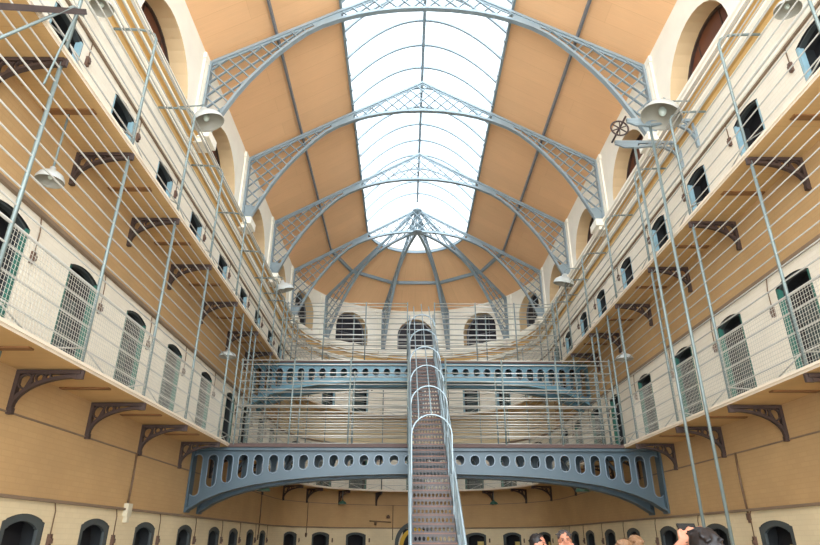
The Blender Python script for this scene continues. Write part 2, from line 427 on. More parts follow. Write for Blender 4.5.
# ------------------------------------------------------------------ doors
def ring(mb, arch, z0, t, y0, y1, mi=0, grow=0.0):
    """frame strip following an opening outline, t thick inward"""
    inn = []
    hw = arch[-1][0]; zc = arch[0][1]
    out = [(-hw, z0)]+list(arch)+[(hw, z0)]
    k = (hw-t)/hw
    inn = [(x*k, (z if i in (0, len(out)-1) else z-t*.8)) for i, (x, z) in enumerate(out)]
    for a in range(len(out)-1):
        o0, o1, i0, i1 = out[a], out[a+1], inn[a], inn[a+1]
        for y, fl in ((y0, 0), (y1, 1)):
            mb.face([(o0[0], y, o0[1]), (o1[0], y, o1[1]), (i1[0], y, i1[1]), (i0[0], y, i0[1])], mi)
        mb.face([(i0[0], y0, i0[1]), (i1[0], y0, i1[1]), (i1[0], y1, i1[1]), (i0[0], y1, i0[1])], mi)
def shift(arch, dz): return [(x, z+dz) for x, z in arch]
DPROTO = {}
def door_proto(lv):
    Lv = LEVELS[lv]; z0 = Lv['z0']; ar = shift(Lv['arch'], -z0); hw = ar[-1][0]; zs = ar[1][1]
    d = empty('door', (0, 0, FLOOR))
    if lv == 0:
        m = MB(); ring(m, ar, 0.0, .10, .01, .05); m.build('door_frame', slate, d, world=False, fix=False)
    else:
        m = MB(); ring(m, [(x*.999, z) for x, z in ar], 0.0, .03, .03, .10); m.build('door_head', slate, d, world=False, fix=False)
        for sg in (-1, 1):
            m = MB(); m.box((min(sg*hw, sg*(hw-.045)), .004, 0), (max(sg*hw, sg*(hw-.045)), [.05, .07, .085][lv], ar[0][1]-.004)); m.build('door_jamb', [slate, teal, paleblue][lv], d, world=False)
    # the dark cell beyond put in as a black plate, and the leaf before it
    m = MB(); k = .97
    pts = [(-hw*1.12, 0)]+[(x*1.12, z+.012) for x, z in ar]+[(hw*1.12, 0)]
    m.plate(pts, [], lambda a, b, t: (a, t, b), .26, .31); m.build('cell_dark_plate', black, d, world=False)
    m = MB(); zl = zs-[.17, .34, .40][lv]
    w = hw-.09
    if lv == 0:
        m.plate([(-w, 0), (-w, zl), (-w*.6, zl+.05), (0, zl+.07), (w*.6, zl+.05), (w, zl), (w, 0)], [], lambda a, b, t: (a, t, b), .2, .25)
        m.build('door_leaf', black, d, world=False)
    else:
        m.box((-w, .2, 0), (w, .25, zl)); zl = zl
        for kx in range(1, 5): m.box((-w+2*w*kx/5-.006, .19, .02), (-w+2*w*kx/5+.006, .2, zl-.02))
        for kz in (.25, zl-.25): m.box((-w, .18, kz), (w, .2, kz+.06))
        m.build('door_leaf', leaf_m, d, world=False)
    m = MB(); zz = [1.24, 1.16, 1.16][lv]
    m.box((hw+.12, -.04, zz), (hw+.18, 0, zz+.15)); m.box((hw+.13, -.06, zz+.04), (hw+.17, -.04, zz+.10)); m.build('lock_case', lock_m, d, world=False)
    m = MB(); zc = [1.78, 1.79, 1.6][lv]
    m.tube([(hw+.15, -.02, zz+.15), (hw+.15, -.02, zz+.42), (hw+.10, -.02, zc-.03), (hw-.1, -.02, zc)], .008, 5); m.build('bell_conduit', conduit_m, d, world=False)
    return d
TIER = ['ground floor', 'middle gallery', 'top gallery']
LOOK = ['dark grey arched cell door', 'teal framed cell door with dark leaf', 'pale blue framed dark cell door']
ndoor = 0
mirror = {}
for lv, Lv in enumerate(LEVELS):
    proto = door_proto(lv); used = False
    cnt = {'L': 0, 'R': 0}
    nr = len([1 for d in Lv['doors'] if d[1] == 'R'])
    mirror_proto = None
    for s, sd, v in Lv['doors']:
        if sd == 'R':
            if mirror_proto is None:
                mirror_proto = copy_tree(proto)
                for ch in mirror_proto.children:
                    if ch.name.split('.')[0] in ('lock_case', 'bell_conduit'):
                        ch.data = ch.data.copy()
                        for vv in ch.data.vertices: vv.co.x = -vv.co.x
                        ch.data.flip_normals()
                d = mirror_proto
            else: d = copy_tree(mirror_proto)
        elif not used: d = proto; used = True
        else: d = copy_tree(proto)
        ndoor += 1
        d.name = 'door_%d' % ndoor
        d.location = W(pos(s, 0, Lv['z0'])); d.rotation_euler = (0, 0, heading(s))
        if sd == 'A':
            ph = v
            side = 'left' if ph < 0 else 'right'
            if ph == 0 and lv == 0: lab = 'large dark round-arched doorway with yellow inner arch behind the stair foot'
            elif ph == 0: lab = LOOK[lv]+' on the %s at the middle of the curved end wall' % TIER[lv]
            else:
                idx = {29: 'beside the middle', 48: 'halfway round to the %s' % side, 68: 'at the far %s of the curve' % side}[abs(ph)]
                lab = LOOK[lv]+' on the curved end wall, %s, %s of the stair, %s' % (TIER[lv], side, idx)
        else:
            if sd == 'L': i = cnt['L']; cnt['L'] += 1
            else: cnt['R'] += 1; i = nr-cnt['R']
            lab = '%s on the %s %s, %s along from the camera' % (LOOK[lv], 'left' if sd == 'L' else 'right', TIER[lv], ORD[i] if i else 'first')
        tag(d, lab, 'door', kind='structure')
        if lv == 0 and sd == 'A' and v in (29, 48, 68) or (lv == 0 and sd == 'R' and v in (9.43,)):
            m = MB(); m.box((-.02, .17, .3), (.24, .19, 1.28)); m.build('lit_panel', yellow_in, d, world=False)['label'] = 'yellow light inside the door, painted as a pale panel'
        if lv == 0 and sd == 'A' and v == 0:
            m = MB(); ring(m, round_arch(.85, 1.18), 0, .14, -.09, .0); m.build('outer_arch', slate, d, world=False, fix=False)
            m = MB(); m.plate([(-.75, 0)]+round_arch(.75, 1.15)+[(.75, 0)], [], lambda a, b, t: (a, t, b), -.03, -.008); m.build('recess_panel', black, d, world=False)
            m = MB(); ring(m, round_arch(.66, 1.12), 0, .14, -.07, -.03); m.build('inner_arch', yellow_paint, d, world=False, fix=False)['label'] = 'yellow painted inner arch'
for m_ in [o for o in list(bpy.data.objects) if o.name.split('.')[0] == 'door' and o.parent is None]:
    for ch in list(m_.children): bpy.data.objects.remove(ch)
    bpy.data.objects.remove(m_)

# ------------------------------------------------------------------ clerestory windows
nwin = 1
wc = {'L': 0, 'R': 0}; nwr = len([1 for w in WINS if w[1] == 'R'])
for s, sd, v, ar in WINS:
    nwin += 1
    w = empty('window_%d' % nwin, pos(s, 0, 7.9), heading(s)); sh = shift(ar, -7.9); r = ar[-1][0]; z0 = (7.86 if sd != 'A' else 7.99)-7.9
    if sd == 'A':
        lab = {-72: 'dark arched window at the far left of the curved end wall', -36: 'dark arched window left of the stair top on the curved wall', 0: 'dark arched window directly behind the stair top', 36: 'dark arched window right of the stair top on the curved wall', 72: 'dark arched window at the far right of the curved end wall'}[v]
    else:
        if sd == 'L': i = wc['L']; wc['L'] += 1
        else: wc['R'] += 1; i = nwr-wc['R']
        lab = 'arched opening with brown boarding high on the %s wall, %s from the camera' % ('left' if sd == 'L' else 'right', ORD[i] if i else 'nearest')
    tag(w, lab, 'window', kind='structure')
    m = MB(); kx = 1.14 if sd == 'A' else 1.03
    m.plate([(-r*kx, z0-.05)]+[(x*kx, z+.02) for x, z in sh]+[(r*kx, z0-.05)], [], lambda a, b, t: (a, t, b), .40 if sd != 'A' else .33, .48)
    pn = m.build('window_boarding' if sd != 'A' else 'window_pane', shut_m if sd != 'A' else navy, w, world=False)
    m = MB(); ring(m, sh, z0, .05, .28, .34) if sd == 'A' else ring(m, sh, z0, .05, .35, .40); m.build('window_frame', bracket_m if sd != 'A' else purlin_mat, w, world=False, fix=False)
    m = MB()
    yb_ = .385 if sd != 'A' else .315
    for k in (-1, 1): m.box((k*r*.36-.012, yb_, z0), (k*r*.36+.012, yb_+.016, (sh[len(sh)//2][1])*.93))
    m.box((-r, yb_, z0+.55), (r, yb_+.016, z0+.575)); m.build('glazing_bars', bracket_m if sd != 'A' else purlin_mat, w, world=False)

# ------------------------------------------------------------------ roof
ZE, ZO, RO = 9.86, 11.58, 2.07        # eaves, skylight opening, half width of the opening
def roofz(r): return ZE+(RW-r)*(ZO-ZE)/(RW-RO)
mb = MB()
TH = .12
for sg in (-1, 1):
    for k in range(1):
        a, b = -2.0, YC
        pts = [(CX+sg*(RW+.5), ZE-.3), (CX+sg*RO, ZO)]
        x0 = CX+sg*(RW+.35); z0 = roofz(RW+.35); x1 = CX+sg*RO; z1 = ZO
        sl_ = math.hypot(x1-x0, z1-z0)*S
        mb.face([(x0, a, z0), (x0, b, z0), (x1, b, z1), (x1, a, z1)], 0, [(a*S, 0), (b*S, 0), (b*S, sl_), (a*S, sl_)])
        mb.face([(x0, a, z0+TH), (x0, b, z0+TH), (x1, b, z1+TH), (x1, a, z1+TH)], 0, [(0, 0)]*4)
        mb.face([(x1, a, z1), (x1, b, z1), (x1, b, z1+TH), (x1, a, z1+TH)], 0, [(0, 0)]*4)
n = 48
for k in range(n):
    a0 = -PI/2+PI*k/n; a1 = -PI/2+PI*(k+1)/n
    P = lambda r, a, z: (CX+r*math.sin(a), YC+r*math.cos(a), z)
    ro = RW+.35; sl_ = math.hypot(ro-RO, ZO-roofz(ro))*S
    u0, u1 = a0*3.5*S, a1*3.5*S
    mb.face([P(ro, a0, roofz(ro)), P(ro, a1, roofz(ro)), P(RO, a1, ZO), P(RO, a0, ZO)], 0, [(u0, 0), (u1, 0), (u1, sl_), (u0, sl_)])
    mb.face([P(ro, a0, roofz(ro)+TH), P(ro, a1, roofz(ro)+TH), P(RO, a1, ZO+TH), P(RO, a0, ZO+TH)], 0, [(0, 0)]*4)
    mb.face([P(RO, a0, ZO), P(RO, a1, ZO), P(RO, a1, ZO+TH), P(RO, a0, ZO+TH)], 0, [(0, 0)]*4)
o = mb.build('ceiling', wood, fix=False); tag(o, 'sloping orange boarded ceiling either side of the skylight', 'ceiling', kind='structure')

# skylight
sky = thing('window_1', 'long curved glazed skylight along the ridge of the roof', 'skylight', (CX, 12, ZO), kind='structure')
ZR = 13.0
def glz(x): return ZR-(ZR-ZO-.02)*(x/RO)**2
mb = MB(); NX = 20
xs = [-RO+2*RO*k/NX for k in range(NX+1)]
for a, b in zip(xs, xs[1:]):
    mb.face([(CX+a, -2, glz(a)), (CX+b, -2, glz(b)), (CX+b, YC, glz(b)), (CX+a, YC, glz(a))], 0, None, True)
for k in range(24):
    a0 = -PI/2+PI*k/24; a1 = -PI/2+PI*(k+1)/24
    for j in range(8):
        r0, r1 = RO*j/8, RO*(j+1)/8
        P = lambda r, a: (CX+r*math.sin(a), YC+r*math.cos(a), glz(r))
        q = [P(r0, a0), P(r1, a0), P(r1, a1), P(r0, a1)]
        mb.face(q[1:] if j == 0 and False else q, 0, None, True)
mb.build('glass', glass, sky, fix=True)
for k in range(26):
    y = -.4+.895*k
    if y > YC+.1: break
    y = min(y, YC)
    mb = MB(); mb.strip([(CX+x, y, glz(x)-.03) for x in xs], .06, .06, (0, 1, 0)); mb.build('glazing_bar', blue_iron, sky)
mb = MB(); mb.box((CX-.04, -2, ZR-.14), (CX+.04, YC, ZR-.02)); mb.build('ridge_bar', blue_iron, sky)
mb = MB()
path = [(CX-RO+.03, -2, ZO-.01), (CX-RO+.03, YC, ZO-.01)]+[(CX+(RO-.03)*math.sin(-PI/2+PI*k/40), YC+(RO-.03)*math.cos(-PI/2+PI*k/40), ZO-.01) for k in range(1, 40)]+[(CX+RO-.03, YC, ZO-.01), (CX+RO-.03, -2, ZO-.01)]
mb.strip(path, .12, .06, (0, 0, 1))
for y in [ -1+.62*k for k in range(37)]:
    for sg in (-1, 1): mb.box((CX+sg*(RO-.06)-.03, y-.03, ZO-.1), (CX+sg*(RO-.06)+.03, y+.03, ZO-.04))
mb.build('edge_rail', blue_iron, sky)

# purlins
PR = 3.48
for sg, nm in ((-1, 'left'), (1, 'right')):
    mb = MB(); z = roofz(PR); mb.bar((CX+sg*PR, -2, z-.05), (CX+sg*PR, YC, z-.05), .045, .12)
    o = mb.build('roof_purlin', purlin_mat); tag(o, 'long iron purlin running along the %s roof slope' % nm, 'purlin')
ANG = [-90, -54, -18, 18, 54, 90]
for a, b, nm in zip(ANG, ANG[1:], ['at the far left of the apse roof', 'on the left of the apse roof', 'at the middle of the apse roof', 'on the right of the apse roof', 'at the far right of the apse roof']):
    mb = MB(); P = lambda d: (CX+PR*math.sin(math.radians(d)), YC+PR*math.cos(math.radians(d)), roofz(PR)-.09)
    mb.bar(P(a), P(b), .09, .13); o = mb.build('apse_purlin', blue_iron); tag(o, 'short straight iron purlin %s' % nm, 'purlin')

# trusses
LOWT = [(0, 11.49), (.6, 11.46), (1.15, 11.38), (1.6, 11.27), (2.05, 11.11), (2.45, 10.92), (2.8, 10.68), (3.1, 10.39), (3.4, 10.05), (3.7, 9.66), (3.95, 9.3), (4.2, 8.87), (4.4, 8.45), (4.55, 8.12), (4.67, 7.84)]
def lowz(x):
    x = abs(x)
    for (a, za), (b, zb) in zip(LOWT, LOWT[1:]):
        if x <= b: return za+(zb-za)*(x-a)/(b-a)
    return 7.8
XT = 4.87
def topz(x): return 12.54-.575*abs(x)
def truss_parts(root, half):
    """local layout units: x across the hall, z up (absolute height minus 7.8)"""
    Z = 7.8
    sgs = (1,) if half else (-1, 1)
    mb = MB()
    top = [(XT, topz(XT)), (0, topz(0))]+([] if half else [(-XT, topz(XT))])
    mb.strip([(x, 0, z-Z) for x, z in top], .10, .07, (0, 1, 0))
    mb.strip([(x, 0, z-Z-.055) for x, z in top], .03, .07, (0, 1, 0)); mb.build('top_chord', blue_iron, root, world=False)
    mb = MB(); low = [(x, z) for x, z in reversed(LOWT)]+([] if half else [(-x, z) for x, z in LOWT[1:]])
    mb.strip([(x, 0, z-Z) for x, z in low], .115, .06, (0, 1, 0)); mb.strip([(x, 0, z-Z+.05) for x, z in low], .03, .06, (0, 1, 0)); mb.build('lower_chord', blue_iron, root, world=False)
    for sg in sgs:
        mb = MB(); mb.box((sg*XT-.05, -.07, 0), (sg*XT+.05, .07, topz(XT)-Z+.02)); mb.build('wall_post', blue_iron, root, world=False)
        mb = MB(); mb.plate([(sg*4.9, .02), (sg*4.64, .02), (sg*4.5, .42), (sg*4.9, .48)], [], lambda a, b, t: (a, t, b), -.02, .02)
        mb.box((sg*4.78-.16, -.1, -.02), (sg*4.78+.13, .1, .04)); mb.build('foot_plate', blue_iron, root, world=False)
        mb = MB(); g = [(sg*2.02, topz(2.02)-Z-.02), (sg*2.62, topz(2.62)-Z-.02), (sg*2.62, lowz(2.62)-Z+.02), (sg*2.02, lowz(2.02)-Z+.02)]
        mb.plate(g, [], lambda a, b, t: (a, t, b), -.02, .02); mb.build('gusset_plate', blue_iron, root, world=False)
    mb = MB(); step = .36
    x_lo = 0.02 if half else -XT
    for d in (-1, 1):
        for k in range(-60, 60):
            c = 9.0+k*step*1.0
            run = None; x = x_lo
            while x <= XT+.001:
                z = c+d*x
                ins = lowz(x) < z < topz(x)-.03 and not (2.04 < abs(x) < 2.6)
                if ins and run is None: run = x
                if (not ins or x+.01 > XT) and run is not None:
                    if x-run > .05: mb.bar((run, .012*d, c+d*run-Z), (x, .012*d, c+d*x-Z), .022, .055, (0, 1, 0))
                    run = None
                x += .01
    mb.build('lattice', blue_iron, root, world=False)
TY = [10.4, 14.1, 17.75, YC]
t0 = None
for i, y in enumerate(TY):
    lab = ['arched lattice roof truss nearest the camera, its crown cut by the frame top', 'arched lattice roof truss, second from the camera', 'arched lattice roof truss, third from the camera', 'farthest arched lattice roof truss, where the apse ribs meet'][i]
    if t0 is None: t = t0 = empty('roof_truss', (CX, y, 7.8)); truss_parts(t, False)
    else: t = copy_tree(t0); t.location = W((CX, y, 7.8))
    tag(t, lab, 'roof truss', 'arched trusses across the hall')
r0 = None
for a, lab in zip((-54, -18, 18, 54), ('iron apse rib, leftmost of the four', 'iron apse rib just left of the stair top', 'iron apse rib just right of the stair top', 'iron apse rib, rightmost of the four')):
    rz = PI/2-math.radians(a)
    if r0 is None: t = r0 = empty('roof_rib', (CX, YC, 7.8)); truss_parts(t, True)
    else: t = copy_tree(r0)
    t.location = W((CX, YC, 7.8)); t.rotation_euler = (0, 0, rz); tag(t, lab, 'roof rib', 'lattice ribs of the apse roof')
mb = MB(); mb.lathe([(0, 11.46), (.2, 11.46), (.2, 11.52), (0, 11.52)], 24, 0, Matrix.Translation((CX, YC, 0))); o = mb.build('crown_plate', blue_iron, loc=W((CX, YC, 11.46))); tag(o, 'round iron plate under the lower chords where the apse ribs meet', 'crown plate')
mb = MB(); mb.lathe([(0, 12.44), (.2, 12.44), (.2, 12.5), (0, 12.5)], 24, 0, Matrix.Translation((CX, YC, 0))); o = mb.build('crown_plate', blue_iron, loc=W((CX, YC, 12.44))); tag(o, 'round iron plate at the very peak where the apse ribs meet', 'crown plate')
# pilasters with corbels behind the truss feet
def pilaster(s, lab):
    p = thing('pilaster', lab, 'pilaster', pos(s, 0, 7.8), heading(s), 'cream pilasters behind the truss legs')
    m = MB(); m.box((-.27, -.045, 0), (.27, 0, 1.93)); m.box((-.17, -.052, .05), (.17, -.045, 1.8)); m.build('shaft', plaster, p, world=False)
    m = MB(); m.box((-.31, -.06, 1.84), (.31, -.001, 1.99)); m.build('capital', plaster, p, world=False)
    m = MB(); m.box((-.25, -.38, -.22), (.25, 0, -.02)); m.box((-.2, -.3, -.32), (.2, 0, -.22)); m.build('corbel', plaster, p, world=False)
for i, y in enumerate(TY):
    for sd, fn in (('left', sl), ('right', sr)):
        pilaster(fn(y) if y < YC else (0.0 if sd == 'left' else ARC), 'cream pilaster on the %s wall behind the %s' % (sd, ['nearest truss', 'second truss', 'third truss', 'farthest truss'][i]))
for a, n_ in zip((-54, -18, 18, 54), ('leftmost apse rib', 'apse rib left of the stair', 'apse rib right of the stair', 'rightmost apse rib')):
    pilaster(sa(a), 'cream pilaster on the curved wall behind the %s' % n_)

# ------------------------------------------------------------------ galleries
GE = .75                                 # walkway width
BY = [3.2, 5.05, 6.8, 8.6, 10.4, 12.35, 14.4, 16.2, 18.0, 19.9]
BPHI = [-77, -58, -38.6, -19.3, 0, 19.3, 38.6, 58, 77]
def bracket_parts(root):
    mb = MB(); Lb = .73
    mb.box((-.035, -Lb, -.045), (.035, 0, 0)); mb.box((-.02, -Lb-.03, -.1), (.02, -Lb+.07, -.0)); mb.build('top_bar', bracket_m, root, world=False)
    mb = MB(); mb.box((-.035, -.045, -.45), (.035, 0, -.04)); mb.box((-.03, -.06, -.5), (.03, 0, -.43)); mb.build('wall_leg', bracket_m, root, world=False)
    mb = MB(); pts = []
    for k in range(13):
        a = PI/2*k/12; pts.append((0, -.03-.66*(1-math.cos(a)), -.42+.35*math.sin(a)))
    mb.strip(pts, .06, .04, (1, 0, 0)); mb.build('curved_brace', bracket_m, root, world=False)
    mb = MB()
    for cy, cz, r in ((-.115, -.13, .075), (-.27, -.09, .045), (-.36, -.075, .03)):
        mb.strip([(0, cy+r*math.cos(2*PI*k/14), cz+r*1.1*math.sin(2*PI*k/14)) for k in range(14)], .035, .018, (1, 0, 0), closed=True)
    mb.bar((0, -.19, -.05), (0, -.12, -.24), .03, .02, (1, 0, 0)); mb.build('scrollwork', bracket_m, root, world=False)
bp = None
for lv, zz, tn in ((1, 1.775, 'lower'), (2, 4.775, 'upper')):
    for sd in ('left', 'right', 'apse')[:5-2*lv if lv == 1 else 2]:
        st = [(sl(y), y) for y in BY] if sd == 'left' else ([(sr(y), y) for y in BY] if sd == 'right' else [(sa(p), p) for p in BPHI])
        i = 0
        for s, v in st:
            if not seen([pos(s, d, z) for d in (0, .2, .4, .73) for z in (zz, zz-.2)]+[pos(s, 0, zz-.4)]): continue
            if bp is None: b = bp = empty('wall_bracket', (0, 0, FLOOR)); bracket_parts(b)
            else: b = copy_tree(bp)
            b.location = W(pos(s, 0, zz)); b.rotation_euler = (0, 0, heading(s))
            if sd == 'apse':
                k = abs(v); w_ = 'left' if v < 0 else 'right'
                lab = 'dark scroll bracket under the %s curved gallery, %s' % (tn, 'at the middle' if k == 0 else '%s of the stair, %s from the middle' % (w_, {19.3: 'first', 38.6: 'second', 58: 'third', 77: 'fourth'}[k]))
            else: lab = 'dark iron scroll bracket under the %s %s gallery, %s from the camera' % (sd, tn, ORD[i])
            i += 1
            tag(b, lab, 'bracket', 'scroll brackets under the galleries')
for lv, z0, tn in ((1, 1.785, 'lower'), (2, 4.785, 'upper')):
    g = thing('gallery_walkway', '%s gallery walkway running round three sides of the hall, ochre underneath' % tn, 'walkway', pos(sa(0), GE, z0))
    prof = [(0, z0), (GE, z0), (GE, z0+.06), (0, z0+.06)]
    sweep('walkway_deck', prof, S0, S1, [soffit, edge_cream, stone], [0, 1, 2, 0], g)
    for s in [sl((a+b)/2) for a, b in zip(BY, BY[1:])]+[sr((a+b)/2) for a, b in zip(BY, BY[1:])]:
        if seen([pos(s, .2, z0), pos(s, .6, z0)]):
            mb = MB(); t = .05
            mb.mesh([pos(s+a, d, z) for a in (-t, t) for d in (.02, .64) for z in (z0-.02, z0+.01)], [(0, 1, 3, 2), (4, 6, 7, 5), (0, 2, 6, 4), (1, 5, 7, 3), (0, 4, 5, 1), (2, 3, 7, 6)]); mb.build('soffit_batten', batten_mat, g)
    mb = MB()
    sweep('edge_strip', [(GE-.005, z0+.03), (GE+.022, z0+.03), (GE+.022, z0+.064), (GE-.005, z0+.064)], S0, S1, edge_cream, None, g)

# railings
RH = [.22, .48, .73, .94]
def along(a, b, d, z, step=.35): return [pos(q, d, z) for q in samples(a, b, step)]
def gallery_railing(lv, sd):
    z0 = 1.848 if lv == 1 else 4.848
    tn = 'middle' if lv == 1 else 'top'
    a, b = {'left': (sl(.5), -.0), 'apse': (.0, ARC), 'right': (ARC, sr(.5))}[sd]
    lab = 'tall caged rail fence along the edge of the %s %s gallery' % ({'left': 'left', 'right': 'right', 'apse': 'curved end of the'}[sd], tn) if sd != 'apse' else 'tall caged rail fence round the curved end of the %s gallery' % tn
    g = thing('gallery_railing', lab, 'railing', pos((a+b)/2, GE, z0))
    top = 4.70 if lv == 1 else None
    d = GE-.05
    hs = [z0-.04+h for h in RH] + [z0-.04+.94+.19*k for k in range(1, 11 if lv == 1 else 6)]
    for k, z in enumerate(hs):
        mb = MB(); r = .014 if k != 3 else .024
        if lv == 2 and k > 9: continue
        mb.tube(along(a, b, d, z), r*.7, 6); mb.build('handrail' if k == 3 else 'rail', rail_m, g)
    if lv == 2:
        for dd, zz in ((d-.02, z0+2.0), (d-.12, z0+2.1), (d-.3, z0+2.16), (d-.5, z0+2.17)):
            mb = MB(); mb.tube(along(a, b, dd, zz), .011, 6); mb.build('rail', rail_m, g)
    st = {'left': [sl(y) for y in BY], 'right': [sr(y) for y in BY], 'apse': [sa(p) for p in BPHI]}[sd]
    if lv == 1 and sd != 'apse': st = sorted(st+[(sl if sd == 'left' else sr)(y) for y in (13.1, 13.95)])
    if lv == 2 and sd != 'apse': st = sorted(st+[(sl if sd == 'left' else sr)(y) for y in (17.4,)])
    for s in st:
        if not seen([pos(s, d, z0+.2*k) for k in range(14)]): continue
        mb = MB()
        if lv == 1: mb.tube([pos(s, d, z0-.01), pos(s, d, top+.08)], .023, 6)
        else: mb.tube([pos(s, d, z0-.01), pos(s, d, 6.83), pos(s, d-.05, 6.93), pos(s, d-.14, 7.0), pos(s, d-.28, 7.025), pos(s, 0.01, 7.04)], .022, 6)
        hd = heading(s)
        p = mb.build('post', post_m, g)
        mb = MB()
        for sg in (-1, 1): mb.tube([pos(s, d, z0+.19), pos(s+sg*.68, d, z0)], .010, 5)
        mb.build('post_stay', rail_m, p)
    if lv == 1:
        ed = sorted(st)
        for s0, s1 in zip(ed, ed[1:]):
            if s1-s0 < 1.2 or not seen([pos(s, d, z0+.4) for s in (s0, s1)]): continue
            mb = MB(); nv = int((s1-s0)/.05); nh = 18; rr = .0016
            def wire(p, q):
                mb.bar(p, q, rr*2, rr*2)
            for k in range(1, nv):
                s = s0+(s1-s0)*k/nv; wire(pos(s, d+.012, z0), pos(s, d+.012, z0+.9))
            for k in range(nh+1):
                z = z0+.9*k/nh; al = along(s0, s1, d+.012, z)
                for p, q in zip(al, al[1:]): wire(p, q)
            mb.build('wire_mesh', mesh_m, g, fix=False)
    return g
for lv in (1, 2):
    for sd in ('left', 'apse', 'right'): gallery_railing(lv, sd)

# ------------------------------------------------------------------ footbridges
HOLES = [.695+.316*k for k in range(-2, 14)]
BOT = [(0, 1.27), (.7, 1.268), (1.4, 1.25), (2.0, 1.225), (2.5, 1.19), (3.0, 1.14), (3.55, 1.06), (3.9, .985), (4.24, .89), (4.6, .74), (4.9, .55)]
def botz(x):
    x = abs(x)
    for (a, za), (b, zb) in zip(BOT, BOT[1:]):
        if x <= b: return za+(zb-za)*(x-a)/(b-a)
    return BOT[-1][1]
def stadium(xc, z0, z1, w, n=8):
    r = w/2
    if z1-z0 < w: z0 = z1-w
    return [(xc+r*math.cos(PI*k/n), z1-r+r*math.sin(PI*k/n)) for k in range(n+1)]+[(xc-r*math.cos(PI*k/n), z0+r-r*math.sin(PI*k/n)) for k in range(n+1)]
def girder(root, y, dz, m, name):
    o = [(x, z) for x, z in BOT]
    outer = [(-4.915, 1.74)]+[(-x, z) for x, z in reversed(BOT)]+[(x, z) for x, z in BOT[1:]]+[(4.915, 1.74)]
    hs = []
    for h in HOLES:
        for sg in (-1, 1):
            if h < .1 and sg < 0: continue
            b0 = botz(h)+.16
            if h > 4.4: b0 = botz(h)+.2
            hs.append(stadium(sg*h, b0, 1.645, .205))
    mb = MB(); mb.plate(outer, hs, lambda a, b, t: (CX+a, y+t, b+dz), -.02, .02); g = mb.build(name, m, root)
    mb = MB(); mb.box((CX-4.915, y-.11, 1.715+dz), (CX+4.915, y+.11, 1.775+dz)); mb.build('top_flange', m, g)
    mb = MB(); low = [(-x, z) for x, z in reversed(BOT)]+[(x, z) for x, z in BOT[1:]]
    mb.strip([(CX+x, y, z+dz) for x, z in low], .26, .045, (0, 1, 0)); mb.build('bottom_flange', m, g)
    for h in hs:
        mb = MB(); mb.strip([(CX+a, y-.025, b+dz) for a, b in h], .02, .016, (0, 1, 0), closed=True); mb.build('hole_rim', rim_mat, g)
    for sg in (-1, 1):
        mb = MB(); mb.box((CX+sg*4.90-.02, y-.13, .5+dz), (CX+sg*4.90+.02, y+.13, 1.72+dz)); mb.build('end_plate', m, g)
STX0, STX1 = .13, .84                    # stair width
def footbridge(y0, y1, dz, m, lab):
    b = thing('footbridge', lab, 'footbridge', (CX, (y0+y1)/2, 1.0+dz))
    girder(b, y0+.1, dz, m, 'front_girder'); girder(b, y1-.1, dz, m, 'back_girder')
    mb = MB(); mb.box((XL+GE+.01, y0-.06, 1.778+dz), (XR-GE-.01, y1+.06, 1.85+dz)); mb.build('bridge_deck', rust, b)
    for k in range(9):
        mb = MB(); x = CX-4.0+k*1.0; mb.bar((x, y0+.12, 1.3+dz), (x, y1-.12, 1.7+dz), .03, .05); mb.build('cross_brace', m, b)
footbridge(13.05, 14.05, 0, bridge_low, 'slate blue iron arched footbridge, lower and nearer of the two')
footbridge(17.3, 18.3, 3.0, bridge_up, 'teal blue iron arched footbridge, upper and farther of the two')
BRH = [.16, .29, .41, .54, .66, .79, .97, 1.15, 1.33, 1.52, 1.70, 1.80]
def bridge_railing(y, z0, gap, lab, xs_):
    g = thing('footbridge_railing', lab, 'railing', (CX, y, z0))
    x0, x1 = XL+GE+.06, XR-GE-.06
    segs = [(x0, STX0-.06), (STX1+.06, x1)] if gap else [(x0, x1)]
    for k, h in enumerate(BRH):
        mb = MB()
        for a, b in segs: mb.tube([(a, y, z0+h), (b, y, z0+h)], .020 if k == 5 else .0125, 6)
        mb.build('handrail' if k == 5 else 'rail', rail_m, g)
    for x in xs_:
        mb = MB(); mb.tube([(x, y, z0-.02), (x, y, z0+1.84)], .019, 6); mb.build('post', post_m, g)
PX = [-3.6, -2.45, -1.2, .07, .90, 2.15, 3.35, 4.55]
bridge_railing(13.0, 1.85, True, 'tall rail fence along the front of the lower slate blue footbridge', PX)
bridge_railing(14.08, 1.85, True, 'tall rail fence along the back of the lower slate blue footbridge', PX)
bridge_railing(17.25, 4.85, True, 'tall rail fence along the front of the upper teal footbridge', PX)
bridge_railing(18.34, 4.85, False, 'tall rail fence along the back of the upper teal footbridge', [-3.6, -1.65, .07, .90, 2.6, 4.55])

